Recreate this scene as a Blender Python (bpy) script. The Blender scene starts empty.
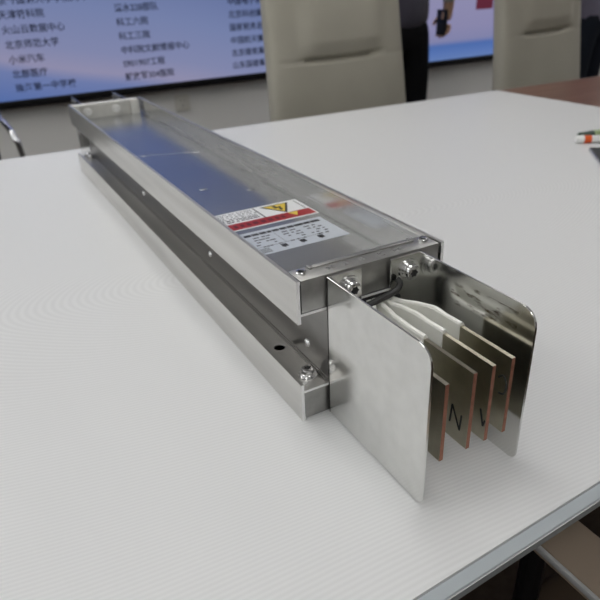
import bpy, bmesh, math, random
from mathutils import Vector, Matrix, Euler, Quaternion
random.seed(7)
PI = math.pi
SC = bpy.context.scene
COL = SC.collection
Z0 = 0.75                                   # height of the table top above the floor

# ------------------------------------------------------------------ helpers
def srgb(r, g, b):
    def f(c):
        c /= 255.0
        return c / 12.92 if c <= 0.04045 else ((c + 0.055) / 1.055) ** 2.4
    return (f(r), f(g), f(b), 1.0)

class MB:
    """collects geometry for one mesh"""
    def __init__(s):
        s.bm = bmesh.new()
    def _mat(s, faces, mi):
        for f in faces: f.material_index = mi
    def box(s, x0, x1, y0, y1, z0, z1, bev=0, mi=0, seg=2, M=None):
        vs = [s.bm.verts.new((x, y, z)) for x in (x0, x1) for y in (y0, y1) for z in (z0, z1)]
        q = [(0, 1, 3, 2), (4, 6, 7, 5), (0, 4, 5, 1), (2, 3, 7, 6), (0, 2, 6, 4), (1, 5, 7, 3)]
        fs = [s.bm.faces.new([vs[i] for i in k]) for k in q]
        s._mat(fs, mi)
        if bev:
            es = list({e for f in fs for e in f.edges})
            r = bmesh.ops.bevel(s.bm, geom=es, offset=bev, segments=seg, affect='EDGES', profile=.5)
            s._mat(r['faces'], mi)
            vs = list({v for f in r['faces'] for v in f.verts} | {v for f in fs if f.is_valid for v in f.verts})
        if M: bmesh.ops.transform(s.bm, matrix=M, verts=[v for v in vs if v.is_valid])
        return fs
    def prism(s, pts, axis, a, b, mi=0, cap=True, capmi=None):
        """polygon of 2D pts extruded along an axis: 'x' pts=(y,z), 'y' pts=(x,z), 'z' pts=(x,y)"""
        def p(u, v, w):
            return {'x': (w, u, v), 'y': (u, w, v), 'z': (u, v, w)}[axis]
        A = [s.bm.verts.new(p(u, v, a)) for u, v in pts]
        B = [s.bm.verts.new(p(u, v, b)) for u, v in pts]
        n = len(pts)
        fs = [s.bm.faces.new((A[i], A[(i + 1) % n], B[(i + 1) % n], B[i])) for i in range(n)]
        s._mat(fs, mi)
        if cap:
            c = [s.bm.faces.new(A[::-1]), s.bm.faces.new(B)]
            s._mat(c, mi if capmi is None else capmi)
            fs += c
        return fs
    def lathe(s, prof, n=24, M=None, mi=0, lobes=None):
        """profile [(r,z)...] turned about z; lobes: {index: amplitude} makes a six-lobed ring"""
        rings = []
        nv = []
        for k, (r, z) in enumerate(prof):
            if r < 1e-7:
                v = s.bm.verts.new((0, 0, z)); rings.append([v]); nv.append(v); continue
            ring = []
            for i in range(n):
                a = 2 * PI * i / n
                rr = r * (1 + (lobes[k] * math.cos(6 * a) if lobes and k in lobes else 0))
                v = s.bm.verts.new((rr * math.cos(a), rr * math.sin(a), z)); ring.append(v); nv.append(v)
            rings.append(ring)
        for A, B in zip(rings, rings[1:]):
            if len(A) == 1 and len(B) == 1: continue
            for i in range(n):
                j = (i + 1) % n
                if len(A) == 1: f = s.bm.faces.new((A[0], B[i], B[j]))
                elif len(B) == 1: f = s.bm.faces.new((A[i], A[j], B[0]))
                else: f = s.bm.faces.new((A[i], A[j], B[j], B[i]))
                f.material_index = mi
        if M: bmesh.ops.transform(s.bm, matrix=M, verts=nv)
    def tube(s, pts, r, n=10, mi=0, cap=True, flat=1.0):
        pts = [Vector(p) for p in pts]
        rings = []
        prev = None
        for i, p in enumerate(pts):
            t = (pts[min(i + 1, len(pts) - 1)] - pts[max(i - 1, 0)]).normalized()
            if prev is None:
                ref = Vector((0, 0, 1)) if abs(t.z) < .9 else Vector((1, 0, 0))
                u = t.cross(ref).normalized()
            else:
                u = (prev - t * prev.dot(t)).normalized()
            prev = u
            w = t.cross(u)
            rr = r[i] if isinstance(r, (list, tuple)) else r
            rings.append([s.bm.verts.new(p + rr * (math.cos(2 * PI * k / n) * u * flat + math.sin(2 * PI * k / n) * w)) for k in range(n)])
        for A, B in zip(rings, rings[1:]):
            for k in range(n):
                f = s.bm.faces.new((A[k], A[(k + 1) % n], B[(k + 1) % n], B[k])); f.material_index = mi
        if cap:
            s.bm.faces.new(rings[0][::-1]).material_index = mi
            s.bm.faces.new(rings[-1]).material_index = mi
    def add_mesh(s, me, M=None, mi=None):
        b2 = bmesh.new(); b2.from_mesh(me)
        if M: bmesh.ops.transform(b2, matrix=M, verts=b2.verts)
        mp = {v: s.bm.verts.new(v.co) for v in b2.verts}
        for f in b2.faces:
            try:
                nf = s.bm.faces.new([mp[v] for v in f.verts]); nf.smooth = f.smooth
                nf.material_index = mi if mi is not None else f.material_index
            except ValueError: pass
        b2.free()
    def build(s, name, mats, parent=None, smooth=True, angle=35, loc=None):
        me = bpy.data.meshes.new(name)
        bmesh.ops.recalc_face_normals(s.bm, faces=s.bm.faces)
        s.bm.to_mesh(me); s.bm.free()
        for m in (mats if isinstance(mats, (list, tuple)) else [mats]): me.materials.append(m)
        if smooth:
            for p in me.polygons: p.use_smooth = True
            me.set_sharp_from_angle(angle=math.radians(angle))
        o = bpy.data.objects.new(name, me); COL.objects.link(o)
        if parent: o.parent = parent
        if loc: o.location = loc
        return o

def tag(o, label, cat, group=None, kind=None):
    o['label'] = label; o['category'] = cat
    if group: o['group'] = group
    if kind: o['kind'] = kind
    return o
def struct(o): o['kind'] = 'structure'; return o
def thing(name, label, cat, loc=(0, 0, 0), rz=0, group=None):
    o = bpy.data.objects.new(name, None); COL.objects.link(o)
    o.location = loc; o.rotation_euler = (0, 0, rz); o.empty_display_size = .05
    return tag(o, label, cat, group)
def copy_tree(o, parent=None):
    c = o.copy(); COL.objects.link(c)
    if parent: c.parent = parent
    for ch in list(o.children): copy_tree(ch, c)
    return c
def eval_mesh(ob):
    dg = bpy.context.evaluated_depsgraph_get()
    me = bpy.data.meshes.new_from_object(ob.evaluated_get(dg))
    return me
def smooth_path(pts, n=6):
    P = [Vector(p) for p in pts]; out = []
    for i in range(len(P) - 1):
        p0 = P[max(i - 1, 0)]; p1 = P[i]; p2 = P[i + 1]; p3 = P[min(i + 2, len(P) - 1)]
        for k in range(n):
            t = k / n
            out.append(.5 * ((2 * p1) + (p2 - p0) * t + (2 * p0 - 5 * p1 + 4 * p2 - p3) * t * t + (3 * p1 - p0 - 3 * p2 + p3) * t ** 3))
    out.append(P[-1]); return out
def text_mesh(body, size, extrude=0, M=None, align='LEFT', bold=0.0):
    cu = bpy.data.curves.new('t', 'FONT'); cu.body = body; cu.size = size; cu.extrude = extrude; cu.align_x = align
    cu.offset = bold; cu.resolution_u = 3
    ob = bpy.data.objects.new('t', cu); COL.objects.link(ob)
    me = eval_mesh(ob)
    bpy.data.objects.remove(ob); bpy.data.curves.remove(cu)
    if M: me.transform(M)
    return me
def skin_mesh(verts, edges, radii, sub=2, root=0):
    me = bpy.data.meshes.new('s'); me.from_pydata(verts, edges, [])
    ob = bpy.data.objects.new('s', me); COL.objects.link(ob)
    md = ob.modifiers.new('skin', 'SKIN'); md.branch_smoothing = .6; md.use_smooth_shade = True
    for i, r in enumerate(radii):
        d = me.skin_vertices[0].data[i]
        d.radius = r if isinstance(r, tuple) else (r, r)
        d.use_root = (i == root)
    if sub:
        ss = ob.modifiers.new('sub', 'SUBSURF'); ss.levels = sub; ss.render_levels = sub
    out = eval_mesh(ob)
    bpy.data.objects.remove(ob)
    return out
def chain(pts, radii, sub=1):
    return skin_mesh(pts, [(i, i + 1) for i in range(len(pts) - 1)], radii, sub)

# ------------------------------------------------------------------ materials
def mat(name, color, rough=.5, metal=0, spec=.5, coat=0, bump=None, var=None, aniso=0, scale_vec=None, sheen=0):
    m = bpy.data.materials.new(name); m.use_nodes = True
    nt = m.node_tree; b = nt.nodes['Principled BSDF']
    b.inputs['Base Color'].default_value = color
    b.inputs['Roughness'].default_value = rough
    b.inputs['Metallic'].default_value = metal
    b.inputs['Specular IOR Level'].default_value = spec
    b.inputs['Coat Weight'].default_value = coat
    b.inputs['Sheen Weight'].default_value = sheen
    tc = nt.nodes.new('ShaderNodeTexCoord'); mp = nt.nodes.new('ShaderNodeMapping')
    nt.links.new(tc.outputs['Object'], mp.inputs['Vector'])
    if scale_vec: mp.inputs['Scale'].default_value = scale_vec
    if bump:                                 # (scale, strength, distance)
        n = nt.nodes.new('ShaderNodeTexNoise'); n.inputs['Scale'].default_value = bump[0]; n.inputs['Detail'].default_value = 5
        bp = nt.nodes.new('ShaderNodeBump'); bp.inputs['Strength'].default_value = bump[1]; bp.inputs['Distance'].default_value = bump[2]
        nt.links.new(mp.outputs[0], n.inputs['Vector']); nt.links.new(n.outputs['Fac'], bp.inputs['Height'])
        nt.links.new(bp.outputs[0], b.inputs['Normal'])
    if var:                                  # (scale, colour2, roughness spread)
        n = nt.nodes.new('ShaderNodeTexNoise'); n.inputs['Scale'].default_value = var[0]; n.inputs['Detail'].default_value = 6
        nt.links.new(mp.outputs[0], n.inputs['Vector'])
        cr = nt.nodes.new('ShaderNodeValToRGB'); cr.color_ramp.elements[0].position = .35; cr.color_ramp.elements[1].position = .65
        cr.color_ramp.elements[0].color = color; cr.color_ramp.elements[1].color = var[1]
        nt.links.new(n.outputs['Fac'], cr.inputs[0]); nt.links.new(cr.outputs[0], b.inputs['Base Color'])
        if var[2]:
            mr = nt.nodes.new('ShaderNodeMapRange'); mr.inputs[3].default_value = rough - var[2]; mr.inputs[4].default_value = rough + var[2]
            nt.links.new(n.outputs['Fac'], mr.inputs[0]); nt.links.new(mr.outputs[0], b.inputs['Roughness'])
    return m
def emit(name, color, strength):
    m = bpy.data.materials.new(name); m.use_nodes = True; nt = m.node_tree
    nt.nodes.remove(nt.nodes['Principled BSDF'])
    e = nt.nodes.new('ShaderNodeEmission'); e.inputs[0].default_value = color; e.inputs[1].default_value = strength
    nt.links.new(e.outputs[0], nt.nodes['Material Output'].inputs[0]); return m

M = {}
# extruded aluminium: mill streaks run along the length (object y)
M['alu'] = mat('extruded_aluminium', (.70, .69, .67, 1), .34, 1, bump=(60, .14, .0006), var=(45, (.60, .59, .57, 1), .08), scale_vec=(1, .06, 1))
M['floor_alu'] = mat('bright_aluminium', (.64, .65, .66, 1), .22, 1, bump=(11, .14, .0012), var=(9, (.58, .59, .60, 1), .05), scale_vec=(1, .5, 1))
M['inner_alu'] = mat('inner_wall_aluminium', (.66, .66, .66, 1), .27, 1, bump=(40, .1, .0006), var=(20, (.58, .58, .58, 1), .05), scale_vec=(1, .08, 1))
M['cut_alu'] = mat('sawn_aluminium', (.93, .93, .92, 1), .6, .2, bump=(900, .3, .0003))
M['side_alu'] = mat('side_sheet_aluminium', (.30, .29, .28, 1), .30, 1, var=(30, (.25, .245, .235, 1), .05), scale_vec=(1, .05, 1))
M['cap'] = mat('cast_grey_cap', (.46, .455, .44, 1), .36, .9, bump=(400, .1, .0003), var=(60, (.38, .375, .36, 1), .06))
M['plate'] = mat('sheet_aluminium', (.76, .76, .74, 1), .19, 1, bump=(25, .06, .0005), var=(70, (.71, .71, .69, 1), .06))
M['cast'] = mat('pale_cast_alloy', (.74, .73, .69, 1), .5, .5, bump=(300, .1, .0003), var=(50, (.66, .65, .61, 1), .05))
M['plate_stained'] = mat('stained_sheet_aluminium', (.74, .74, .72, 1), .17, 1, bump=(25, .06, .0005))
def stain(m):
    nt = m.node_tree; b = nt.nodes['Principled BSDF']; L = nt.links.new
    tc = nt.nodes.new('ShaderNodeTexCoord'); mp = nt.nodes.new('ShaderNodeMapping'); mp.inputs['Scale'].default_value = (1, .45, 1.6)
    L(tc.outputs['Object'], mp.inputs[0])
    n = nt.nodes.new('ShaderNodeTexNoise'); n.inputs['Scale'].default_value = 130; n.inputs['Detail'].default_value = 5; L(mp.outputs[0], n.inputs['Vector'])
    sp = nt.nodes.new('ShaderNodeSeparateXYZ'); L(tc.outputs['Object'], sp.inputs[0])
    def band(sock, lo, hi):
        c = nt.nodes.new('ShaderNodeMath'); c.operation = 'COMPARE'; c.inputs[1].default_value = (lo + hi) / 2; c.inputs[2].default_value = (hi - lo) / 2; L(sock, c.inputs[0]); return c.outputs[0]
    a = nt.nodes.new('ShaderNodeMath'); a.operation = 'MULTIPLY'; L(band(sp.outputs['Y'], -.118, -.045), a.inputs[0]); L(band(sp.outputs['Z'], .108, .131), a.inputs[1])
    r = nt.nodes.new('ShaderNodeValToRGB'); r.color_ramp.elements[0].position = .52; r.color_ramp.elements[1].position = .68; L(n.outputs['Fac'], r.inputs[0])
    k = nt.nodes.new('ShaderNodeMath'); k.operation = 'MULTIPLY'; L(a.outputs[0], k.inputs[0]); L(r.outputs[0], k.inputs[1])
    mx = nt.nodes.new('ShaderNodeMix'); mx.data_type = 'RGBA'; L(k.outputs[0], mx.inputs['Factor'])
    mx.inputs['A'].default_value = (.70, .70, .68, 1); mx.inputs['B'].default_value = (.09, .06, .035, 1); L(mx.outputs['Result'], b.inputs['Base Color'])
stain(M['plate_stained'])
M['bolt'] = mat('zinc_steel', (.80, .80, .80, 1), .18, 1)
M['bolt_pale'] = mat('pale_zinc_steel', (.95, .95, .93, 1), .42, .6)
M['dark'] = mat('recess_shade', (.02, .02, .02, 1), .6)  # black colour standing for the shade inside recesses and openings
M['rubber'] = mat('black_rubber', (.025, .025, .024, 1), .4)
M['tin'] = mat('tinned_copper', (.55, .52, .42, 1), .34, 1, var=(60, (.46, .43, .34, 1), .07), bump=(50, .08, .0004))
M['copper'] = mat('cut_copper', (.33, .14, .09, 1), .5, .6, var=(120, (.46, .22, .15, 1), .08))
M['film'] = mat('white_insulation_film', (.96, .96, .92, 1), .3, 0, bump=(90, .35, .0010), var=(35, (.92, .92, .86, 1), .05))
M['marker_ink'] = mat('black_ink', (.02, .02, .02, 1), .5)
M['label_white'] = mat('label_white', (.78, .79, .80, 1), .35)
M['label_silver'] = mat('label_silver', (.60, .64, .70, 1), .3, .2)
M['label_red'] = mat('label_red', srgb(160, 14, 26), .35)
M['label_yellow'] = mat('label_yellow', srgb(226, 196, 60), .35)
M['label_black'] = mat('label_black', (.015, .015, .018, 1), .4)
M['label_grey'] = mat('label_grey', (.10, .105, .12, 1), .4)
M['chrome'] = mat('chrome', (.85, .85, .86, 1), .06, 1)
M['leather'] = mat('beige_leather', srgb(166, 162, 149), .5, 0, .4, bump=(420, .10, .0006), var=(6, srgb(161, 157, 144), .04))
M['brown_leather'] = mat('taupe_leather', srgb(160, 144, 128), .5, 0, .4, bump=(420, .12, .0006))
M['dark_leather'] = mat('dark_brown_leather', srgb(70, 58, 48), .55, 0, .3, bump=(420, .12, .0006))
M['walnut'] = mat('walnut_top', srgb(122, 84, 68), .3, 0, .5, var=(9, srgb(108, 72, 58), .04), scale_vec=(.3, 3, 1))
M['trim'] = mat('edge_trim_grey', srgb(208, 216, 221), .4, .1, .5)
M['trim_dark'] = mat('edge_trim_groove', srgb(140, 144, 146), .5)
M['trim_hi'] = mat('edge_trim_bright', srgb(240, 241, 242), .25, .4)  # painted highlight on the table trim, also the armchair's metal edge
M['leg'] = mat('table_leg_grey', srgb(120, 120, 120), .45, .3)
M['wall'] = mat('painted_wall', srgb(232, 231, 228), .8, 0, .2, bump=(150, .05, .001), var=(2, srgb(230, 229, 226), 0))
M['ceil'] = mat('ceiling_paint', srgb(225, 225, 223), .85, 0, .2, var=(2, srgb(222, 222, 220), 0))
M['base'] = mat('baseboard', srgb(150, 148, 145), .5, var=(4, srgb(146, 144, 141), 0))
M['floor'] = mat('brown_carpet', srgb(70, 60, 52), .9, 0, .1, bump=(300, .5, .004), var=(40, srgb(60, 50, 43), 0))
M['socket'] = mat('socket_plastic', srgb(214, 212, 204), .4)
M['bezel'] = mat('black_bezel', (.006, .006, .007, 1), .4, 0, .3)
M['skin_tone'] = mat('skin', srgb(205, 165, 140), .5, 0, .4, bump=(200, .08, .001))
M['hair'] = mat('black_hair', (.012, .010, .009, 1), .5, bump=(200, .5, .004), scale_vec=(1, 1, .2))
M['jacket'] = mat('dark_grey_cloth', srgb(70, 67, 78), .9, 0, .1, bump=(30, .4, .01), sheen=.2)
M['shirt'] = mat('lilac_grey_cloth', srgb(112, 108, 124), .9, 0, .1, bump=(30, .4, .01), sheen=.2)
M['cuff'] = mat('pale_grey_cloth', srgb(196, 196, 192), .85, 0, .1, bump=(40, .3, .006))
M['black_cloth'] = mat('black_cloth', srgb(22, 22, 24), .9, 0, .1, bump=(30, .3, .01))
M['navy_cloth'] = mat('navy_cloth', srgb(30, 34, 42), .9, 0, .1, bump=(30, .3, .01))
M['shoe'] = mat('black_shoe', (.015, .014, .013, 1), .35)
M['phone_glass'] = mat('phone_glass', (.008, .012, .012, 1), .25, 0, .25)
M['silver_edge'] = mat('phone_rim', (.75, .75, .78, 1), .25, 1)
M['mk_white'] = mat('marker_white', (.82, .82, .80, 1), .35)
M['mk_orange'] = mat('marker_orange', srgb(226, 92, 30), .35)
M['mk_green'] = mat('marker_green', srgb(150, 168, 120), .35)
M['mk_dkgreen'] = mat('marker_dark_green', srgb(36, 62, 46), .35)
M['panel_light'] = emit('led_panel', (1, .99, .97, 1), 5.25)
M['window_light'] = emit('bright_blind', (.93, .97, 1, 1), 1.5)

# white laminate with an embossed wavy line pattern
def table_mat():
    m = bpy.data.materials.new('white_patterned_laminate'); m.use_nodes = True; nt = m.node_tree; b = nt.nodes['Principled BSDF']
    b.inputs['Roughness'].default_value = .42; b.inputs['Specular IOR Level'].default_value = .35
    L = nt.links.new
    tc = nt.nodes.new('ShaderNodeTexCoord')
    mp = nt.nodes.new('ShaderNodeMapping'); mp.inputs['Rotation'].default_value = (0, 0, math.radians(27)); mp.inputs['Scale'].default_value = (.36, 1.0, 1)
    mp.inputs['Location'].default_value = (.02, .16, 0)
    L(tc.outputs['Object'], mp.inputs['Vector'])
    nz = nt.nodes.new('ShaderNodeTexNoise'); nz.inputs['Scale'].default_value = 3.0; nz.inputs['Detail'].default_value = 1
    L(mp.outputs[0], nz.inputs['Vector'])
    sub = nt.nodes.new('ShaderNodeVectorMath'); sub.operation = 'SUBTRACT'; sub.inputs[1].default_value = (.5, .5, .5)
    L(nz.outputs['Color'], sub.inputs[0])
    sc = nt.nodes.new('ShaderNodeVectorMath'); sc.operation = 'SCALE'; sc.inputs['Scale'].default_value = .16
    L(sub.outputs[0], sc.inputs[0])
    ad = nt.nodes.new('ShaderNodeVectorMath'); ad.operation = 'ADD'
    L(mp.outputs[0], ad.inputs[0]); L(sc.outputs[0], ad.inputs[1])
    w = nt.nodes.new('ShaderNodeTexWave'); w.wave_type = 'RINGS'; w.rings_direction = 'Z'; w.inputs['Scale'].default_value = 78
    w.inputs['Distortion'].default_value = 0.4
    L(ad.outputs[0], w.inputs['Vector'])
    cr = nt.nodes.new('ShaderNodeValToRGB'); cr.color_ramp.elements[0].color = (.690, .694, .696, 1); cr.color_ramp.elements[1].color = (.735, .739, .741, 1)
    L(w.outputs['Fac'], cr.inputs[0]); L(cr.outputs[0], b.inputs['Base Color'])
    bp = nt.nodes.new('ShaderNodeBump'); bp.inputs['Strength'].default_value = .12; bp.inputs['Distance'].default_value = .0005
    L(w.outputs['Fac'], bp.inputs['Height']); L(bp.outputs[0], b.inputs['Normal'])
    return m
M['laminate'] = table_mat()

def screen_mat(name, kind):
    """what the display shows: a lavender-to-blue slide background"""
    m = bpy.data.materials.new(name); m.use_nodes = True; nt = m.node_tree
    nt.nodes.remove(nt.nodes['Principled BSDF']); L = nt.links.new
    e = nt.nodes.new('ShaderNodeEmission'); L(e.outputs[0], nt.nodes['Material Output'].inputs[0])
    tc = nt.nodes.new('ShaderNodeTexCoord'); sp = nt.nodes.new('ShaderNodeSeparateXYZ'); L(tc.outputs['Object'], sp.inputs[0])
    def math_(op, a, b=None):
        n = nt.nodes.new('ShaderNodeMath'); n.operation = op
        for i, v in enumerate((a, b)):
            if v is None: continue
            if isinstance(v, (int, float)): n.inputs[i].default_value = v
            else: L(v, n.inputs[i])
        return n.outputs[0]
    def ramp(fac, stops):
        r = nt.nodes.new('ShaderNodeValToRGB'); el = r.color_ramp.elements
        while len(el) < len(stops): el.new(.5)
        for k, (p, c) in zip(el, stops): k.position = p; k.color = srgb(*c)
        L(fac, r.inputs[0]); return r.outputs[0]
    x, z = sp.outputs['X'], sp.outputs['Z']
    if kind == 1:
        # d = height above a gently falling ribbon line
        sw = math_('MULTIPLY', math_('SINE', math_('MULTIPLY', x, 3.1)), .03)
        d = math_('ADD', math_('ADD', z, math_('MULTIPLY', x, .27)), sw)
        fac = math_('ADD', math_('MULTIPLY', d, .5), .2)
        c = ramp(fac, [(0.0, (94, 122, 178)), (.13, (64, 94, 160)), (.24, (72, 102, 164)), (.345, (108, 122, 168)), (.372, (142, 140, 170)), (.42, (128, 134, 170)), (.52, (116, 128, 168)), (.70, (88, 104, 150)), (1.0, (70, 88, 138))])
    else:
        c = ramp(math_('MULTIPLY', z, .8), [(0.0, (98, 124, 178)), (.035, (88, 116, 176)), (.07, (76, 106, 168)), (.095, (128, 130, 168)), (.16, (136, 134, 170)), (.3, (140, 138, 172)), (.6, (120, 126, 168)), (1, (90, 104, 160))])
    L(c, e.inputs[0]); e.inputs[1].default_value = 1.0
    return m

# ------------------------------------------------------------------ room shell
XL, XR, YB, YF, HC = -3.0, 5.2, -3.2, 3.06, 2.85
b = MB(); b.box(XL - .1, XR + .1, YB - .1, YF + .1, -.08, 0); struct(b.build('floor', M['floor']))
b = MB(); b.box(XL - .1, XR + .1, YB - .1, YF + .1, HC, HC + .08); struct(b.build('ceiling', M['ceil']))
b = MB(); b.box(XL - .1, XR + .1, YF, YF + .1, 0, HC); struct(b.build('wall_back', M['wall']))
b = MB(); b.box(XL - .1, XR + .1, YB - .1, YB, 0, HC); struct(b.build('wall_front', M['wall']))
b = MB(); b.box(XR, XR + .1, YB, YF, 0, HC); struct(b.build('wall_right', M['wall']))
# left wall with a broad window opening
WY0, WY1, WZ0, WZ1 = -1.6, 1.8, .95, 2.45
b = MB()
b.box(XL - .1, XL, YB, WY0, 0, HC); b.box(XL - .1, XL, WY1, YF, 0, HC)
b.box(XL - .1, XL, WY0, WY1, 0, WZ0); b.box(XL - .1, XL, WY0, WY1, WZ1, HC)
struct(b.build('wall_left', M['wall']))
win = thing('window_1', 'wide window with a bright white blind in the left wall', 'window', (XL - .05, 0, 0)); struct(win)
b = MB()
for (y0, y1, z0, z1) in ((WY0, WY1, WZ0, WZ0 + .05), (WY0, WY1, WZ1 - .05, WZ1), (WY0, WY0 + .05, WZ0 + .05, WZ1 - .05), (WY1 - .05, WY1, WZ0 + .05, WZ1 - .05), (.07, .12, WZ0 + .05, WZ1 - .05)):
    b.box(-.02, .04, y0, y1, z0, z1)
b.build('window_frame', M['mk_white'], win)
b = MB(); b.box(-.012, -.006, WY0 + .05, WY1 - .05, WZ0 + .05, WZ1 - .05); b.build('blind', M['window_light'], win)
for nm, (x0, x1, y0, y1) in dict(baseboard_back=(XL + .012, XR - .012, YF - .012, YF), baseboard_right=(XR - .012, XR, YB, YF), baseboard_left=(XL, XL + .012, YB, YF), baseboard_front=(XL + .012, XR - .012, YB, YB + .012)).items():
    b = MB(); b.box(x0, x1, y0, y1, 0, .09, .003); struct(b.build(nm, M['base']))

# ceiling lamps
def lamp(x, y, where):
    t = thing('ceiling_light', where, 'ceiling light', (x, y, HC), 0, 'ceiling lamps above the room')
    f = MB(); w, l = .32, .62
    for (a0, a1, c0, c1) in ((-w, w, -l, -l + .025), (-w, w, l - .025, l), (-w, -w + .025, -l + .025, l - .025), (w - .025, w, -l + .025, l - .025)):
        f.box(a0, a1, c0, c1, -.02, 0)
    f.build('frame', M['mk_white'], t)
    d = MB(); d.box(-w + .025, w - .025, -l + .025, l - .025, -.012, -.004); d.build('diffuser', M['panel_light'], t)
for i, (x, nx) in enumerate(((-1.9, 'left'), (.1, 'middle'), (3.3, 'added right'))):  # right column is unseen, added to brighten the right-hand side
    for y, ny in ((-1.5, 'behind the viewer'), (.75, 'above the table'), (2.1, 'near the displays')):
        lamp(x, y, 'white rectangular led ceiling panel %s, %s row' % (ny, nx))

# ------------------------------------------------------------------ displays on the far wall
def display(name, label, x0, x1, z0, z1, kind):
    t = thing(name, label, 'display', (x0, 3.0, Z0 + z0))
    w, h = x1 - x0, z1 - z0; bz = .036; sd = .014
    f = MB()
    f.box(0, w, -.004, .058, 0, bz, .002); f.box(0, w, -.004, .058, h - sd, h, .002)
    f.box(0, sd, -.004, .058, bz, h - sd); f.box(w - sd, w, -.004, .058, bz, h - sd)
    f.box(sd, w - sd, .012, .058, bz, h - sd)
    f.build('frame', M['bezel'], t)
    p = MB(); p.box(0, w - 2 * sd, 0, .011, 0, h - bz - sd)
    p.build('screen_panel', screen_mat(name + '_picture', kind), t, loc=(sd, 0, bz))
    return t
ds = display('wall_display', 'large wall display showing columns of dark chinese names on blue, behind the chairs', -.45, 1.75, -.152, 1.28, 1)
ds2 = display('wall_display', 'lavender wall display with blue bottom strip, right of the person in black trousers', 1.80, 4.00, -.206, 1.23, 2)
ink = mat('display_text', srgb(12, 18, 44), .6, 0, .1)
rows = [.322, .262, .198, .133, .067, .002, -.062]
cols = [(.060, ['北京外国语大学学院附中', '天津铁科院', '火山云数据中心', '北京师范大学', '小米汽车', '北部医疗', '珠海第一中学校']),
        (.597, ['', '溧水228部队', '科工六院', '科工三院', '中科院文献情报中心', 'S901907工程', '解放军304医院']),
        (1.206, ['', '中国电子系统', '北京科创集团', '国家税务总局', '中国航天集团', '北京建筑集团', '山东国建集团'])]
for cx, ls in cols:
    for z, s in zip(rows, ls):
        if not s: continue
        me = text_mesh(s, .041, .0004, Matrix.Translation((cx + .45 - (.03 if z > .3 else 0), -.0012, z - .015 + .152)) @ Matrix.Rotation(PI / 2, 4, 'X'), bold=.0005)
        q = MB(); q.add_mesh(me); q.build('text_line', ink, ds, smooth=False)
# dark red and grey picture patches on the second display
q = MB(); q.box(1.19, 1.34, -.0012, -.0002, .33, .44); q.build('picture_patch', emit('picture_red', srgb(92, 40, 56), 1), ds2)
q = MB(); q.box(1.02, 1.14, -.0012, -.0002, .40, .62); q.build('picture_patch', emit('picture_grey', srgb(116, 113, 146), 1), ds2)
# wall socket under the display
so = thing('wall_socket', 'small square white wall socket under the display, behind the table', 'socket', (.905, YF, Z0 - .235))
b = MB(); b.box(-.043, .043, -.010, 0, -.043, .043, .003); b.build('face_plate', M['socket'], so)
b = MB()
for (x, z) in ((-.012, .012), (.012, .012), (0, -.014)): b.box(x - .0018, x + .0018, -.0106, -.0098, z - .005, z + .005)
b.build('slots', M['dark'], so)

# ------------------------------------------------------------------ table
TX0, TX1, TXS = -1.15, 2.75, 1.383
yf = lambda x: -.1922 + .042 * x                # the table is slightly boat shaped
yb = lambda x: 1.226 - .048 * (x + .1)
tb = thing('conference_table', 'white topped conference table with grey metal edge and a brown wood end', 'table', (.5, .5, 0))
def loc(m):                                # geometry given in room coordinates
    bmesh.ops.translate(m.bm, vec=Vector((-.5, -.5, 0)), verts=m.bm.verts); return m
b = MB(); b.prism([(TX0, yf(TX0) + .0010), (TXS, yf(TXS) + .0010), (TXS, yb(TXS)), (TX0, yb(TX0))], 'z', Z0 - .026, Z0); loc(b).build('white_top', M['laminate'], tb)
b = MB(); b.prism([(TXS + .002, yf(TXS) + .0010), (TX1, yf(TX1) + .0010), (TX1, yb(TX1)), (TXS + .002, yb(TXS))], 'z', Z0 - .026, Z0); loc(b).build('brown_top', M['walnut'], tb)
# front edge: groove, sloping band, strip coloured bright as a highlight, underside return  (profile in y,z)
b = MB(); y = yf(0)
b.prism([(y + .0010, Z0 - .0005), (y - .0006, Z0 - .0005), (y - .0006, Z0 - .006), (y + .0010, Z0 - .006)], 'x', TX0, TX1, 0)
b.prism([(y - .0006, Z0 - .0003), (y - .0064, Z0 - .0068), (y - .0068, Z0 - .0086), (y + .0010, Z0 - .0086), (y + .0010, Z0 - .006), (y - .0006, Z0 - .006)], 'x', TX0, TX1, 1)
b.prism([(y - .0068, Z0 - .0086), (y - .0074, Z0 - .0092), (y - .0070, Z0 - .0100), (y + .0010, Z0 - .0100), (y + .0010, Z0 - .0086)], 'x', TX0, TX1, 2)  # edge highlight painted as a bright strip
b.prism([(y - .0070, Z0 - .0100), (y - .0062, Z0 - .0180), (y + .03, Z0 - .030), (y + .03, Z0 - .0262), (y + .0010, Z0 - .0262), (y + .0010, Z0 - .0100)], 'x', TX0, TX1, 3)
for v in b.bm.verts: v.co.y += .042 * v.co.x
loc(b).build('edge_trim', [M['trim_dark'], M['trim'], M['trim_hi'], M['trim_dark']], tb, smooth=False)
b = MB()
b.prism([(TX0, yb(TX0) + .004), (TX0, yb(TX0) + .0002), (TX1, yb(TX1) + .0002), (TX1, yb(TX1) + .004)], 'z', Z0 - .026, Z0 - .0005)
loc(b).build('back_edge_trim', M['trim'], tb)
for x in (-.95, 2.5):
    b = MB(); b.box(x, x + .05, .12, .88, .0, Z0 - .0262, .004); loc(b).build('leg_panel', M['leg'], tb)
b = MB(); b.box(-.90, 2.5, .48, .52, .42, Z0 - .0262, .003); loc(b).build('beam', M['leg'], tb)

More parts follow.
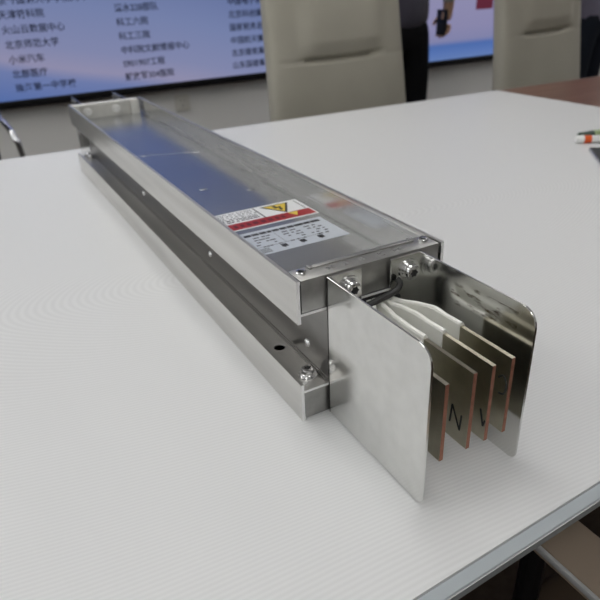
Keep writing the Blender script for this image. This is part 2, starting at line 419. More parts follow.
# ------------------------------------------------------------------ the busway section
W, L, H = .152, 1.009, .140
FT = .0030
h1, h2 = .0388, .1005
zw_u, zw_l = .1097, .0322                 # top faces of the two webs
bus = thing('busway_section', 'silver aluminium busbar trunking section lying on the white table with open bar end', 'busbar trunking', (0, 0, Z0))
def profile(z_out, z_in, z_web0, z_web1, lip):
    """H section in x,z.  z_out: free outer edge, z_in: inner edge of the flanges"""
    s = 1 if z_out > z_in else -1
    zwo, zwi = (z_web1, z_web0) if s > 0 else (z_web0, z_web1)
    p = [(0, z_in), (0, z_out), (FT + lip, z_out), (FT + lip, z_out - s * .0028), (FT, z_out - s * .0040), (FT, zwo)]
    q = [(W - x, z) for x, z in p][::-1]
    return p + q + [(W - FT, z_in), (W - FT, zwi), (FT, zwi), (FT, z_in)]
b = MB(); b.prism(profile(H, h2, zw_u - .0024, zw_u, .0005), 'y', 0, L, 0)
for f in b.bm.faces:
    c = f.calc_center_median(); n = f.normal
    zs = [v.co.z for v in f.verts]; xs = [v.co.x for v in f.verts]
    if max(zs) - min(zs) < 1e-6 and abs(zs[0] - zw_u) < 1e-6: f.material_index = 1
    elif max(xs) - min(xs) < 1e-6 and min(zs) > zw_u - 1e-6 and (abs(xs[0] - (W - FT)) < 1e-6 or abs(xs[0] - FT) < 1e-6): f.material_index = 1
    if max(xs) - min(xs) < 1e-6 and f.material_index == 1: f.material_index = 3
def sawn(bm):
    for f in bm.faces:
        ys = [v.co.y for v in f.verts]
        if max(ys) - min(ys) < 1e-6: f.material_index = 2
sawn(b.bm)
# a rib along each inner wall
for x0, x1 in ((FT, FT + .0010), (W - FT - .0010, W - FT)):
    b.box(x0, x1, .026, .983, .1158, .1170, mi=3)
up = b.build('upper_channel', [M['alu'], M['floor_alu'], M['cut_alu'], M['inner_alu']], bus, smooth=False)
# low domes shaped for smears of white glare, and a film-wrinkle ridge
for (x, y) in ((.059, .3754), (.1123, .3366), (.043, .605), (.109, .585)):
    b = MB(); b.lathe([(.0065, 0), (.0055, .0003), (.0030, .0006), (0, .0007)], 18, Matrix.Translation((x, y, zw_u)))
    b.build('floor_glare_dome', M['floor_alu'], bus)
b = MB(); b.tube([(.022 + .105 * k / 12, .615 - .045 * k / 12 + .002 * math.sin(k * 1.7), zw_u - .0004) for k in range(13)], .0008, 6)
b.build('floor_ridge', M['floor_alu'], bus)
# lower channel with its round cable hole
b = MB(); b.prism(profile(0, h1, zw_l - .0024, zw_l, .0005), 'y', 0, L, 0)
sawn(b.bm)
lo = b.build('lower_channel', [M['alu'], M['alu'], M['cut_alu']], bus, smooth=False)
c = MB()
c.lathe([(0, zw_l - .01), (.0058, zw_l - .01), (.0058, zw_l + .01), (0, zw_l + .01)], 28, Matrix.Translation((.0175, .0767, 0)))
cut = c.build('cutter', M['dark'], bus)
md = lo.modifiers.new('hole', 'BOOLEAN'); md.object = cut; md.operation = 'DIFFERENCE'; md.solver = 'EXACT'
me = eval_mesh(lo); lo.modifiers.clear(); lo.data = me
bpy.data.objects.remove(cut)
b = MB(); b.box(FT + .002, W - FT - .002, .0245, L - .0245, .0035, .0045); b.build('hole_shade_sheet', M['dark'], bus)  # dark sheet added so the hole above it looks shaded
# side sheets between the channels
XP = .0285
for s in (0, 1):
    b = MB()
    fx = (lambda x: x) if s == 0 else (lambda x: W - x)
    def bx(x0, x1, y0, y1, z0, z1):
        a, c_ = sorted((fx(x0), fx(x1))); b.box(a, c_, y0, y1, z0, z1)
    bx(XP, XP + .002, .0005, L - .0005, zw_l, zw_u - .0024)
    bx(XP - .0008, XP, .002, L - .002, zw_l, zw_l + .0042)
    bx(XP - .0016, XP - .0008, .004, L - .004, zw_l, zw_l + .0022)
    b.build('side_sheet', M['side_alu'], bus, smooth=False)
    for y in (.0384, .2865, .5852):
        r = MB(); r.lathe([(.0042, 0), (.0040, .0008), (.0030, .0017), (.0012, .0020), (0, .0018)], 16, Matrix.Translation((fx(XP), y, .0540)) @ Matrix.Rotation(-PI / 2 if s == 0 else PI / 2, 4, 'Y'))
        r.build('rivet', M['bolt'], bus)
# end caps filling both channels at both ends
def upper_cap(y0, y1, front):
    b = MB(); x0, x1 = .0048, W - .0048
    zt = H - .0006
    b.box(x0, x1, y0, y1, zw_u, zt, .0006)
    ys = (y0 + y1) / 2
    o = b.build('end_cap', M['cap'], bus)
    return o
uc = upper_cap(.0012, .0240, True)
# raised strip, two screws and stamped letters on top of the near cap
b = MB()
b.box(.026, W - .026, .0172, .0226, H - .0008, H + .0004, .0003)
b.box(.0215, .0250, .0165, .0232, H - .0008, H + .0008, .0003); b.box(W - .0250, W - .0215, .0165, .0232, H - .0008, H + .0008, .0003)
b.build('raised_strip', M['cap'], uc)
for x in (.0125, W - .0125):
    r = MB(); r.lathe([(.0046, 0), (.0046, .0012), (.0040, .0018), (.0026, .0020), (.0024, .0002), (0, .0002)], 24, Matrix.Translation((x, .0150, H - .0008)), lobes=None)
    r.build('cap_screw', M['bolt'], uc)
for s, x in (('N', .034), ('A', .0500), ('B', .0665), ('C', .0855), ('PE', .1010)):
    me = text_mesh(s, .0100, .0003, Matrix.Translation((x, .0060, H - .0004)), bold=.0001)
    r = MB(); r.add_mesh(me); r.build('stamped_letter', M['bolt'], uc, smooth=False)
# far cap with a recessed middle and bolt heads facing along the tray
b = MB()
b.box(.0044, .018, .984, 1.008, zw_u, H - .0006, .0007); b.box(W - .028, W - .0085, .984, 1.008, zw_u, H - .0006, .0007)
b.box(.018, W - .028, .990, 1.008, zw_u, H - .0006, .0005); b.box(.018, W - .028, .985, .990, H - .006, H - .0006, .0004)
fc = b.build('end_cap', M['cast'], bus)
b = MB(); b.box(.0042, W - .0042, .0014, .0235, .0012, zw_l - .0024); b.build('end_cap', M['cap'], bus)
b = MB(); b.box(.0044, W - .0044, .985, 1.007, .0012, zw_l - .0024); b.build('end_cap', M['cap'], bus)

# bolts: washer, split washer, pan head with a six-lobed socket (axis +z before placing)
def bolt(M4, parent, r=.0052, h=.0042, washer=.0078, m='bolt'):
    b = MB()
    b.lathe([(r * .98, .0026), (r, .0030), (r, .0026 + h * .62), (r * .90, .0026 + h * .88), (r * .66, .0026 + h), (r * .50, .0026 + h), (r * .46, .0026 + h * .45), (0, .0026 + h * .45)], 36, M4, 0, lobes={5: .16, 6: .16})
    bm = b.bm; bm.faces.ensure_lookup_table()
    n = 36
    for f in list(bm.faces)[-n:]: f.material_index = 1  # socket floor coloured dark to stand for its shade
    o = b.build('bolt', [M[m], M['dark'] if m == 'bolt' else M[m]], parent, angle=30)
    w = MB()
    w.lathe([(0, 0), (washer, 0), (washer, .0013), (r * .95, .0013), (r * 1.16, .00135), (r * 1.16, .0026), (0, .0026)], 30, M4)
    w.build('washer', M[m], o, angle=30)
    return o
RXm = Matrix.Rotation(PI / 2, 4, 'X')     # +z -> -y
for (x, y) in ((.0175, .0195), (.0185, .9680), (.0175, .9930)):
    bolt(Matrix.Translation((x, y, zw_l)), bus, r=.0062, h=.0062, washer=.0088)
for x in (.034, .094):
    bolt(Matrix.Translation((x, .990, .1250)) @ RXm, bus, r=.0072, h=.0064, washer=.0086, m='bolt_pale')

# joint plates at both ends
PT = .0020
def joint_plate(x_out, sgn, y_end, far=False, m='plate'):
    """plate in the yz plane reaching out from the end face, with a bent-in flange carrying bolts"""
    zt, zb, e = .1385, .0010, .133
    b = MB()
    ys = -1 if not far else 1
    y_f = -.0013 if not far else L + .0008       # flange seat
    y0, y1 = y_f, y_f + ys * e
    R = .014
    def arc(cy, cz, a0, a1, r, n=8):
        return [(cy + r * math.cos(a0 + (a1 - a0) * k / n), cz + r * math.sin(a0 + (a1 - a0) * k / n)) for k in range(n + 1)]
    r2 = .006
    prof = [(0, zb)] + [(u, v) for u, v in arc(e - r2, zb + r2, -PI / 2, 0, r2, 6)] + arc(e - R, zt - R, 0, PI / 2, R) + [(0, zt)]
    prof = [(y_f + ys * u, v) for u, v in prof]
    a, c_ = sorted((x_out, x_out + sgn * PT))
    b.prism(prof, 'x', a, c_)
    fa, fb = sorted((x_out, x_out + sgn * .0335)); ya, yb_ = sorted((y_f, y_f + ys * PT))
    b.prism([(fa, zb), (fb, zb), (fb, zt), (fa, zt)], 'y', ya, yb_)
    es = [e_ for e_ in b.bm.edges]
    bmesh.ops.bevel(b.bm, geom=es, offset=.00035, segments=1, affect='EDGES')
    o = b.build('joint_plate', M[m], bus, angle=30)
    return o
pl = joint_plate(.0275, 1, 0); pr = joint_plate(W - .0275, -1, 0, m='plate_stained')
joint_plate(.0275, 1, 0, True); joint_plate(W - .0275, -1, 0, True)
for x in (.0490, W - .0415):
    for z in (.1238, .0165):
        bolt(Matrix.Translation((x, -.0013 - PT, z)) @ RXm, bus, r=.0072, h=.0052, washer=.0104)
b = MB(); b.box(.0605, .0920, .0020, .0030, zw_l, zw_u - .003); b.build('throat_shade', M['dark'], bus)  # dark sheet standing for the shade inside the bar opening

# busbars with white film sleeves
BT, BZ0, BZ1 = .0034, .0328, .1020
root_x = [.0715, .0775, .0835, .0893]; end_x = [.0472, .0730, .0910, .1100]; cut_y = [-.074, -.0745, -.0760, -.0745]
def ribbon(mb, path, t, z0, z1, mi=0, endmi=None, top=0):
    """vertical strip following a plan path, thickness t"""
    P = [Vector((x, y)) for x, y in path]; Ls, Rs = [], []
    for i, p in enumerate(P):
        d = (P[min(i + 1, len(P) - 1)] - P[max(i - 1, 0)]).normalized(); n = Vector((-d.y, d.x))
        Ls.append(p + n * t / 2); Rs.append(p - n * t / 2)
    V = [[mb.bm.verts.new((q.x, q.y, z)) for q in Ls] for z in (z0, z1)] + [[mb.bm.verts.new((q.x, q.y, z)) for q in Rs] for z in (z0, z1)]
    for i in range(len(P) - 1):
        for A, B in ((0, 1), (1, 3), (3, 2), (2, 0)):
            f = mb.bm.faces.new((V[A][i], V[A][i + 1], V[B][i + 1], V[B][i])); f.material_index = mi
            if endmi is not None and (A, B) == (2, 0): f.material_index = endmi
    for i in (0, -1):
        f = mb.bm.faces.new((V[0][i], V[1][i], V[3][i], V[2][i])); f.material_index = mi if endmi is None else endmi
def bar_path(i, y_end):
    xr, xe = root_x[i], end_x[i]
    pts = [(xr, .0018), (xr, -.004), (xr + (xe - xr) * .06, -.008)]
    pts += [(xr + (xe - xr) * k, -.008 - .030 * k) for k in (.3, .6, .9)]
    pts += [(xe, -.0425), (xe, -.055), (xe, y_end)]
    return pts
for i in range(4):
    b = MB(); ribbon(b, bar_path(i, -.1300), BT, BZ0, BZ1, 0, 1)
    bmesh.ops.bevel(b.bm, geom=[e for e in b.bm.edges if len(e.link_faces) == 2 and abs(e.calc_face_angle(0)) > 1], offset=.0003, segments=1, affect='EDGES')
    for f in b.bm.faces:
        f.normal_update(); c = f.calc_center_median(); f.material_index = 1 if c.y < -.12985 or c.z < BZ0 + .0001 else 0
    bar = b.build('busbar', [M['tin'], M['copper']], bus, angle=25)
    s = MB(); ribbon(s, bar_path(i, cut_y[i]), BT + .0014, BZ0 - .0008, BZ1 + .0010)
    s.build('insulation_sleeve', M['film'], bar, angle=25)
    k = MB(); top = [(x - .0002, y, BZ1 + .0009) for x, y in bar_path(i, cut_y[i])[1:]]
    k.tube(smooth_path([(x, y, z + .0006 * ((j % 2) - .2)) for j, (x, y, z) in enumerate(top)], 3), .0021, 8)
    k.build('sleeve_fold', M['film'], bar)
    if i in (1, 2, 3):
        # handwriting on the face turned to the left (plane x = end_x - BT/2)
        strokes = {1: [[(-.1105, .0470), (-.1120, .0640)], [(-.1120, .0640), (-.1215, .0455)], [(-.1215, .0455), (-.1225, .0600)]],
                   2: [[(-.1235, .0600), (-.1275, .0460)], [(-.1275, .0460), (-.1290, .0520)]],
                   3: [[(-.1200, .0800), (-.1240, .0835), (-.1275, .0800), (-.1285, .0740), (-.1265, .0680), (-.1220, .0665)]]}[i]
        k = MB()
        for st in strokes:
            pts = [(end_x[i] - BT / 2 - .0001, y, z) for y, z in st]
            k.tube(smooth_path(pts, 4) if len(pts) > 2 else pts, .0008, 6)
        k.build('handwritten_mark', M['marker_ink'], bar)
# black rubber edging round the bars
b = MB(); b.tube(smooth_path([(.048, -.0090, .1030), (.060, -.0095, .1045), (.074, -.0100, .1075), (.086, -.0105, .1100), (.0935, -.0105, .1130), (.0965, -.0095, .1175), (.0962, -.0060, .1195)], 5), .0029, 12)
b.tube(smooth_path([(.0925, -.0065, .1050), (.0965, -.0070, .1045), (.0975, -.0070, .1000), (.0975, -.0060, .0800)], 4), .0020, 10)
b.build('rubber_edging', M['rubber'], bus)

# ---- labels on the tray floor
zl = zw_u
wl = MB(); LX0, LX1, LY0, LY1 = .0225, .1400, .2045, .2650
wl.box(LX0, LX1, LY0, LY1, zl, zl + .0003); wlo = wl.build('warning_label', M['label_white'], bus, smooth=False)
def flat(name, pts, m, par, z, t=.00012):
    q = MB(); q.prism(pts, 'z', z, z + t); return q.build(name, m, par, smooth=False)
flat('red_band', [(LX0 + .006, LY0 + .0025), (LX1 - .002, LY0 + .0025), (LX1 - .002, LY0 + .0215), (LX0 + .006, LY0 + .0215)], M['label_red'], wlo, zl + .0003)
flat('divider', [(.0795, LY0 + .0215), (.0812, LY0 + .0215), (.0812, LY1 - .002), (.0795, LY1 - .002)], M['label_black'], wlo, zl + .0003)
flat('top_rule', [(.1345, LY0 + .024), (.1357, LY0 + .024), (.1357, LY1 - .004), (.1345, LY1 - .004)], M['label_black'], wlo, zl + .0003)
tri = [(.0905, .2590), (.1265, .2590), (.1085, .2290)]
tcx, tcy = .1085, .2490
trb = flat('warning_triangle', [(.0885, .2600), (.1265, .2600), (.1095, .2268)], M['label_black'], wlo, zl + .0003)
flat('triangle_field', [(.0925, .2580), (.1225, .2580), (.1090, .2318)], M['label_yellow'], trb, zl + .00042)
flat('lightning_symbol', [(.1025, .2560), (.1075, .2560), (.1068, .2505), (.1125, .2510), (.1098, .2425), (.1118, .2428), (.1075, .2370), (.1060, .2435), (.1078, .2435), (.1090, .2470), (.1030, .2465)], M['label_black'], trb, zl + .00054)
flat('small_triangle', [(.1085, LY0 + .0195), (.1215, LY0 + .0195), (.1150, LY0 + .0065)], M['label_yellow'], wlo, zl + .00042)
q = MB(); rnd = random.Random(3)
for r_ in range(6):
    y = LY0 + .0265 + r_ * .0055; x = .0300
    while x < .0760:
        w_ = rnd.choice((.0016, .0024, .0036))
        if r_ < 2: w_ *= 1.3
        q.box(x, x + w_, y, y + (.0032 if r_ < 2 else .0020), zl + .0003, zl + .0004); x += w_ + rnd.choice((.0008, .0014, .0030))
q.build('small_print', M['label_grey'], wlo, smooth=False)
q = MB(); x = .036
while x < .104:
    w_ = rnd.choice((.0045, .006)); q.box(x, x + w_, LY0 + .0075, LY0 + .0160, zl + .00042, zl + .0005); x += w_ + .0035
q.build('band_print', mat('dark_red_print', srgb(96, 14, 24), .4), wlo, smooth=False)

RX0, RX1, RY0, RY1 = .0265, .1335, .1275, .1925
rl = MB(); rl.box(RX0, RX1, RY0, RY1, zl, zl + .0003); rlo = rl.build('rating_label', M['label_silver'], bus, smooth=False)
q = MB(); x = RX0 + .007
while x < RX1 - .012:
    w_ = rnd.choice((.005, .008, .011)); q.box(x, x + w_, RY1 - .0125, RY1 - .0068, zl + .0003, zl + .00042); x += w_ + .0012
q.build('heading_print', M['label_black'], rlo, smooth=False)
q = MB()
q.box(RX0 + .004, RX1 - .030, RY0 + .0185, RY0 + .0190, zl + .0003, zl + .0004); q.box(.0660, .0664, RY0 + .020, RY1 - .016, zl + .0003, zl + .0004)
for r_ in range(5):
    y = RY1 - .0205 - r_ * .0068
    for x0, x1 in ((RX0 + .008, RX0 + .034), (.071, .094), (.098, .121)):
        x = x0 + (rnd.random() * .006)
        while x < x1 - .002:
            w_ = rnd.choice((.003, .0045, .007))
            if rnd.random() < .75: q.box(x, min(x + w_, x1), y, y + .0026, zl + .0003, zl + .0004)
            x += w_ + rnd.choice((.001, .003))
q.build('small_print', M['label_grey'], rlo, smooth=False)
for x in (.057, .079, .101):
    q = MB(); q.box(x, x + .0068, RY0 + .008, RY0 + .0155, zl + .0003, zl + .00042)
    q.box(x + .0015, x + .003, RY0 + .0065, RY0 + .008, zl + .0003, zl + .00042); q.build('symbol', M['label_black'], rlo, smooth=False)
q = MB()
for k in range(5): q.box(RX0 + .006, RX0 + .017, RY0 + .004 + k * .0024, RY0 + .005 + k * .0024, zl + .0003, zl + .0004)
q.build('stamp', M['label_grey'], rlo, smooth=False)

# ------------------------------------------------------------------ things at the right edge of the table
def placed(name, label, cat, x, y, z, ang, group=None): return thing(name, label, cat, (x, y, z), ang, group)
# phone: local x along its long side
ph = placed('mobile_phone', 'black mobile phone with silver rim lying on the table, beside the markers', 'phone', .966 - .66 * .075 + .75 * .037, .471 - .75 * .075 - .66 * .037, Z0, math.atan2(-.75, -.66))
b = MB(); b.box(-.074, .074, -.0365, .0365, 0, .0085, .003, seg=3); b.build('phone_body', M['silver_edge'], ph)
b = MB(); b.box(-.0715, .0715, -.034, .034, .0084, .0090, 0); b.build('phone_screen', M['phone_glass'], ph)
def marker(name, label, x, y, ang, mats, segs):
    t = placed(name, label, 'marker pen', x, y, Z0, ang, 'marker pens beside the phone')
    RY = Matrix.Translation((0, 0, .0088)) @ Matrix.Rotation(PI / 2, 4, 'Y')
    for nm, prof, m in segs:
        q = MB(); q.lathe(prof, 24, RY); q.build(nm, M[m], t)
marker('marker_pen', 'white marker pen with an orange band, nearest the phone', 1.000, .532, math.atan2(-.55, .84), None, [
    ('cap', [(0, 0), (.0070, 0), (.0086, .002), (.0088, .017), (0, .017)], 'mk_white'),
    ('orange_band', [(.0080, .017), (.0088, .017), (.0088, .033), (.0080, .033)], 'mk_orange'),
    ('barrel', [(0, .033), (.0084, .033), (.0084, .118), (.0070, .122), (0, .122)], 'mk_white')])
marker('marker_pen', 'pale green marker pen with a dark green cap, behind the white one', 1.030, .548, math.atan2(-.10, .99), None, [
    ('cap', [(0, 0), (.0065, 0), (.0082, .002), (.0086, .040), (0, .040)], 'mk_dkgreen'),
    ('barrel', [(0, .040), (.0082, .040), (.0082, .120), (.0068, .124), (0, .124)], 'mk_green')])

# ------------------------------------------------------------------ chairs
def pad(w_of, z0, z1, yc_of, thick, front=None, nz=40, nu=40, ex=3.2):
    """upholstered upright slab: closed superellipse sections stacked in z; front(u,z) pushes the front face (towards -y)"""
    b = MB(); rings = []
    for k in range(nz + 1):
        v = k / nz; z = z0 + (z1 - z0) * v
        e = min(v, 1 - v) / .07
        sh = (1 - (1 - min(e, 1)) ** 2.4) ** (1 / 2.4) if e < 1 else 1
        sh = max(sh, .12)
        w = w_of(v) - .5 * thick * (1 - sh); t = thick * sh; ring = []
        for i in range(nu):
            a = 2 * PI * i / nu; c, s_ = math.cos(a), math.sin(a)
            x = w * abs(c) ** (2 / ex) * (1 if c >= 0 else -1)
            y = t / 2 * abs(s_) ** (2 / ex) * (1 if s_ >= 0 else -1)
            yy = yc_of(v, x) + y
            if front and s_ < 0: yy -= front(x, z) * abs(s_) ** .8
            ring.append(b.bm.verts.new((x, yy, z)))
        rings.append(ring)
    for A, B in zip(rings, rings[1:]):
        for i in range(nu): b.bm.faces.new((A[i], A[(i + 1) % nu], B[(i + 1) % nu], B[i]))
    b.bm.faces.new(rings[0][::-1]); b.bm.faces.new(rings[-1]); return b
def sstep(a, c, x):
    t = min(max((x - a) / (c - a), 0), 1); return t * t * (3 - 2 * t)
def exec_chair(x, y, rz, label):
    t = thing('high_back_chair', label, 'chair', (x, y, 0), rz, 'beige leather chairs behind the table')
    zs = .870
    def front(xx, z):
        wn = 1 - sstep(.12, .17, abs(xx))
        zz = zs + .009 * (xx / .14) ** 2 * (1 if xx > 0 else .2)         # the fold curves up at its ends
        over = .018 * sstep(zz + .003, zz + .06, z) * (1 - sstep(zz + .10, zz + .30, z)) * wn
        low = .012 * (1 - sstep(zz - .16, zz - .01, z)) * wn
        grv = -.020 * math.exp(-((z - zz) / .0065) ** 2) * wn - .003 * math.exp(-((z - zs) / .006) ** 2)
        return over + .004 * (1 - sstep(zz - .2, zz - .02, z)) * wn + grv
    bk = pad(lambda v: .272 - .025 * v - .035 * sstep(.9, 1, v), .50, 1.13, lambda v, xx: .068 + .091 * v, .10, front, nz=110, nu=64, ex=4.0)
    bk.build('backrest', M['leather'], t, angle=60)
    s = MB(); s.box(-.26, .26, -.47, .02, .415, .52, .03, seg=4); s.build('seat', M['leather'], t, angle=60)
    for sx in (-1, 1):
        a = MB(); a.tube(smooth_path([(sx * .285, .03, .50), (sx * .30, .0, .62), (sx * .30, -.10, .655), (sx * .30, -.26, .65), (sx * .295, -.30, .58), (sx * .27, -.28, .46)], 6), .014, 10); a.build('arm', M['chrome'], t)
    c = MB(); c.lathe([(0, .10), (.03, .10), (.03, .26), (.022, .26), (.022, .415), (0, .415)], 20, Matrix.Translation((0, -.22, 0))); c.build('gas_column', M['chrome'], t)
    for k in range(5):
        a = 2 * PI * k / 5 + .3; d = Vector((math.cos(a), math.sin(a), 0)); o = Vector((0, -.22, 0))
        f = MB(); f.tube([o + d * .02 + Vector((0, 0, .12)), o + d * .15 + Vector((0, 0, .105)), o + d * .30 + Vector((0, 0, .075))], [.024, .020, .014], 10); f.build('base_foot', M['chrome'], t)
        p = o + d * .30
        w = MB(); w.lathe([(0, -.02), (.022, -.02), (.028, -.014), (.028, .014), (.022, .02), (0, .02)], 18, Matrix.Translation((p.x, p.y, .028)) @ Matrix.Rotation(a, 4, 'Z') @ Matrix.Rotation(PI / 2, 4, 'X'))
        w.tube([(p.x, p.y, .05), (p.x, p.y, .085)], .008, 8); w.build('caster', M['bezel'], t)
    return t
exec_chair(.950, 1.35, 0, 'beige leather high-backed chair in the middle, left of the person in black trousers')
exec_chair(2.018, 1.45, math.radians(6), 'beige leather high-backed chair at the right, behind the brown end of the table')

# chrome framed visitor chair at the far left, only one arm in view
def tube_chair(x, y, rz, label):
    t = thing('tube_frame_chair', label, 'chair', (x, y, 0), rz)
    for sx in (-1, 1):
        a = MB()
        a.tube(smooth_path([(sx * .27, .46, .97), (sx * .276, .40, .72), (sx * .28, .22, .715), (sx * .284, .03, .720), (sx * .288, -.004, .700), (sx * .298, -.012, .640), (sx * .30, -.02, .30), (sx * .30, .0, .04), (sx * .30, .06, .012), (sx * .29, .40, .012), (sx * .28, .5, .012)], 8), .0095, 12)
        a.build('side_frame', M['chrome'], t)
    for p_, q_ in (((-.30, -.018, .40), (.30, -.018, .40)), ((-.275, .42, .78), (.275, .42, .78))):
        a = MB(); a.tube([p_, q_], .010, 10); a.build('cross_tube', M['chrome'], t)
    s = MB(); s.box(-.26, .26, -.03, .42, .405, .455, .02, seg=3); s.build('seat', M['black_cloth'], t, angle=60)
    s = pad(lambda v: .25, .52, .98, lambda v, xx: .40 + .08 * v, .05, None, 20, 32, 3.6); s.build('backrest', M['black_cloth'], t, angle=60)
tube_chair(-.363, 1.735, 0, 'chair with a bent chrome tube arm at the far left, behind the table')

# chair pulled up to the near side of the table, one arm pad in view
def arm_chair(x, y, rz, label):
    t = thing('padded_armchair', label, 'chair', (x, y, 0), rz)
    for sx in (-1, 1):
        p = MB(); xa, xb = sorted((sx * .270, sx * .322)); p.box(xa, xb, -.30, .175, .641, .650, .002, seg=3); xa, xb = sorted((sx * .284, sx * .308)); p.box(xa, xb, -.28, .155, .618, .6415)
        ar = p.build('armrest', M['brown_leather'], t, angle=60)
        m = MB(); e0, e1 = sorted((sx * .3225, sx * .3265)); m.box(e0, e1, -.30, .175, .6445, .6508, .0010); m.build('metal_edge', M['trim_hi'], ar)
        for yy in (-.24, .11):
            m = MB(); m.tube([(sx * .296, yy, .618), (sx * .296, yy, .40)], .012, 10); m.build('arm_post', M['bezel'], t)
    s = MB(); s.box(-.262, .262, -.32, .16, .37, .46, .03, seg=4); s.build('seat', M['dark_leather'], t, angle=60)
    for ya in (-.25, .095):
        m = MB(); m.box(-.308, .308, ya, ya + .03, .375, .395); m.build('seat_rail', M['chrome'], t)
    bk = pad(lambda v: .25, .47, .90, lambda v, xx: -.335 - .08 * v, .07, None, 24, 36, 3.6); bk.build('backrest', M['dark_leather'], t, angle=60)
    c = MB(); c.lathe([(0, .10), (.03, .10), (.03, .24), (.022, .24), (.022, .37), (0, .37)], 20, Matrix.Translation((0, -.08, 0))); c.build('gas_column', M['chrome'], t)
    for k in range(5):
        a = 2 * PI * k / 5 + .3; d = Vector((math.cos(a), math.sin(a), 0)); o = Vector((0, -.08, 0))
        f = MB(); f.tube([o + d * .02 + Vector((0, 0, .12)), o + d * .15 + Vector((0, 0, .10)), o + d * .28 + Vector((0, 0, .07))], [.024, .020, .014], 10); f.build('base_foot', M['chrome'], t)
        q = o + d * .28
        w = MB(); w.lathe([(0, -.02), (.022, -.02), (.028, -.014), (.028, .014), (.022, .02), (0, .02)], 18, Matrix.Translation((q.x, q.y, .028)) @ Matrix.Rotation(a, 4, 'Z') @ Matrix.Rotation(PI / 2, 4, 'X'))
        w.tube([(q.x, q.y, .05), (q.x, q.y, .08)], .008, 8); w.build('caster', M['bezel'], t)
arm_chair(.476, -.24, 0, 'chair with a taupe arm pad at the near side, just under the table edge')

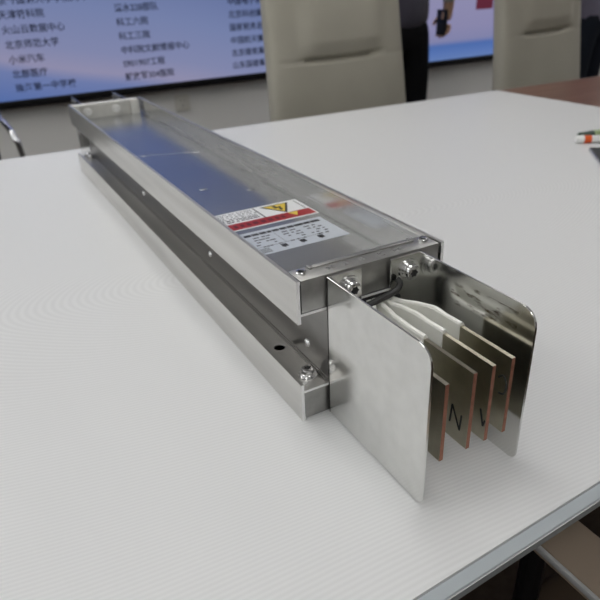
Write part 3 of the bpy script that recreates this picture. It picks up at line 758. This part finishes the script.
# ------------------------------------------------------------------ people
def person(x, y, rz, label, top, trousers, hem, hand_out, phone=False, cuff=None):
    """figure facing +y before turning; the arm on +x hangs a little away from the body"""
    t = thing('person', label, 'person', (x, y, 0), rz)
    # one continuous body
    V = [(0, 0, .92), (0, .01, 1.08), (0, .0, 1.24), (0, -.005, 1.38), (0, 0, 1.46), (0, .015, 1.53), (0, .025, 1.60), (0, .02, 1.67), (0, .01, 1.715)]
    R = [(.135, .095), (.125, .085), (.145, .095), (.110, .075), (.052, .052), (.055, .06), (.072, .085), (.076, .092), (.045, .06)]
    E = [(i, i + 1) for i in range(8)]
    def add(p, r, par):
        V.append(p); R.append(r); E.append((par, len(V) - 1)); return len(V) - 1
    hands = []
    for s in (-1, 1):
        out = hand_out if s > 0 else .03
        sh = add((s * .150, -.005, 1.370), .040, 3)
        el = add((s * (.215 + out * .5), -.02, 1.13), .040, sh)
        wr = add((s * (.205 + out), .03, .955), .026, el)
        pm = add((s * (.203 + out), .045, .89), (.020, .038), wr)
        hands.append((s, out))
        hp = add((s * .085, 0, .86), .085, 0)
        kn = add((s * .095, .01, .49), .055, hp)
        an = add((s * .10, -.02, .10), .038, kn)
        add((s * .115, .10, .045), (.035, .030), an)
    b = MB(); b.add_mesh(skin_mesh(V, E, R, 2))
    for s, out in hands:
        hx = s * (.203 + out)
        for k, (dy, ln) in enumerate(((-.030, .055), (-.010, .070), (.011, .076), (.031, .068))):
            p0 = Vector((hx, .045 + dy * .9, .882)); cx = -s
            pts = [p0, p0 + Vector((s * .003, dy * .15, -ln * .42)), p0 + Vector((cx * .010, dy * .2, -ln * .72)), p0 + Vector((cx * .026, dy * .2, -ln * .84))]
            b.add_mesh(chain([tuple(p) for p in pts], [.0092, .0088, .008, .0068], 1))
        p0 = Vector((hx, .070, .925))
        b.add_mesh(chain([tuple(p0), tuple(p0 + Vector((-s * .012, .026, -.026))), tuple(p0 + Vector((-s * .026, .034, -.052)))], [.012, .010, .008], 1))
    # nose and ears
    b.add_mesh(chain([(0, .100, 1.648), (0, .117, 1.618), (0, .108, 1.606)], [.010, .013, .009], 1))
    for s in (-1, 1): b.add_mesh(chain([(s * .074, .010, 1.650), (s * .082, .0, 1.632), (s * .076, .008, 1.606)], [.010, .013, .009], 1))
    body = b.build('body', M['skin_tone'], t, angle=80)
    for s in (-1, 1):
        e = MB(); e.lathe([(0, -.010), (.006, -.008), (.010, 0), (.006, .008), (0, .010)], 14, Matrix.Translation((s * .030, .094, 1.645))); e.build('eye', M['bezel'], t)
    m = MB(); m.tube([(-.022, .096, 1.575), (0, .103, 1.573), (.022, .096, 1.575)], .005, 8); m.build('mouth', mat('lips', srgb(160, 96, 88), .5), t)
    h = MB(); h.add_mesh(skin_mesh([(0, -.055, 1.56), (0, -.030, 1.64), (0, .0, 1.715), (0, .06, 1.735)], [(0, 1), (1, 2), (2, 3)], [(.060, .05), (.086, .09), (.080, .062), (.060, .03)], 2)); h.build('hair', M['hair'], t, angle=80)
    # clothes
    TV = [(0, 0, hem), (0, .005, hem + .12), (0, .0, 1.24), (0, -.005, 1.38), (0, 0, 1.455)]
    TR = [(.178, .122), (.168, .118), (.172, .122), (.160, .110), (.066, .066)]
    TE = [(0, 1), (1, 2), (2, 3), (3, 4)]
    for s in (-1, 1):
        out = hand_out if s > 0 else .03
        n = len(TV)
        ez = .985 if not cuff else 1.06
        f = (1.13 - ez) / (1.13 - .955)
        TV += [(s * .172, -.005, 1.392), (s * (.215 + out * .5), -.02, 1.13), (s * (.215 + out * .5 + (out * .5 - .01) * f), -.02 + .05 * f, ez)]
        TR += [.078, .060, .046]; TE += [(3, n), (n, n + 1), (n + 1, n + 2)]
    q = MB(); q.add_mesh(skin_mesh(TV, TE, TR, 2)); q.build('upper_garment', top, t, angle=80)
    if cuff:
        for s in (-1, 1):
            out = hand_out if s > 0 else .03
            f0 = (1.13 - 1.08) / .215
            P = lambda f: (s * (.215 + out * .5 + (out * .5 - .01) * f), -.02 + .05 * f, 1.13 - .175 * f)
            q = MB(); q.add_mesh(chain([P(.2), P(.55), P(.92)], [.045, .041, .037], 2)); q.build('sleeve', cuff, t, angle=80)
    LV = [(0, 0, .98), (0, 0, .90)]; LR = [(.150, .105), (.160, .112)]; LE = [(0, 1)]
    for s in (-1, 1):
        n = len(LV)
        LV += [(s * .092, 0, .82), (s * .098, .01, .49), (s * .105, -.015, .085)]; LR += [.098, .078, .064]
        LE += [(1, n), (n, n + 1), (n + 1, n + 2)]
    q = MB(); q.add_mesh(skin_mesh(LV, LE, LR, 2)); q.build('trousers', trousers, t, angle=80)
    for s in (-1, 1):
        q = MB(); q.add_mesh(chain([(s * .103, -.05, .045), (s * .108, .04, .042), (s * .118, .16, .034)], [(.042, .042), (.044, .040), (.036, .032)], 2))
        z = min(v.co.z for v in q.bm.verts); bmesh.ops.translate(q.bm, vec=(0, 0, -z), verts=q.bm.verts)
        q.build('shoe', M['shoe'], t, angle=80)
    return t
p1 = person(1.675, 2.10, 0, 'person in dark grey top and black trousers holding a phone, behind the middle chair', M['jacket'], M['black_cloth'], .845, .115, cuff=M['cuff'])
person(2.78, 1.95, math.radians(18), 'person in lilac grey top and navy trousers, standing behind the chair furthest right', M['shirt'], M['navy_cloth'], .80, .03)
pp = thing('mobile_phone', 'black mobile phone held low in the hand of the person in black trousers', 'phone', (1.675 + .297, 2.10 + .045, .840), 0)
b = MB(); b.box(-.0045, .0045, -.036, .036, -.01, .105, .003); b.build('phone_body', M['bezel'], pp)

# ------------------------------------------------------------------ world, camera, view
w = bpy.data.worlds.new('World'); SC.world = w; w.use_nodes = True
w.node_tree.nodes['Background'].inputs[0].default_value = (.6, .7, .9, 1); w.node_tree.nodes['Background'].inputs[1].default_value = .3

cam = bpy.data.cameras.new('Camera'); co = bpy.data.objects.new('Camera', cam); COL.objects.link(co)
f_px, pitch, roll, yaw = 608.0, 0.485656886898935, -0.04583386291786395, 0.4802224657638176
C = Vector((-0.19930268, -0.38811543, 0.35451099 + Z0))
fw = Vector((math.sin(yaw) * math.cos(pitch), math.cos(yaw) * math.cos(pitch), -math.sin(pitch)))
rt = Vector((math.cos(yaw), -math.sin(yaw), 0)); upv = rt.cross(fw)
r2 = math.cos(roll) * rt + math.sin(roll) * upv; u2 = -math.sin(roll) * rt + math.cos(roll) * upv
co.matrix_world = Matrix(((r2.x, u2.x, -fw.x, C.x), (r2.y, u2.y, -fw.y, C.y), (r2.z, u2.z, -fw.z, C.z), (0, 0, 0, 1)))
cam.sensor_width = 36; cam.sensor_fit = 'HORIZONTAL'; cam.lens = 36 * f_px / 600
cam.clip_start = .02; cam.clip_end = 50
cam.dof.use_dof = True; cam.dof.focus_distance = .47; cam.dof.aperture_fstop = 11.5
SC.camera = co
vs = SC.view_settings
vs.view_transform = 'Standard'; vs.look = 'None'; vs.gamma = 1; vs.exposure = 0; vs.use_curve_mapping = False
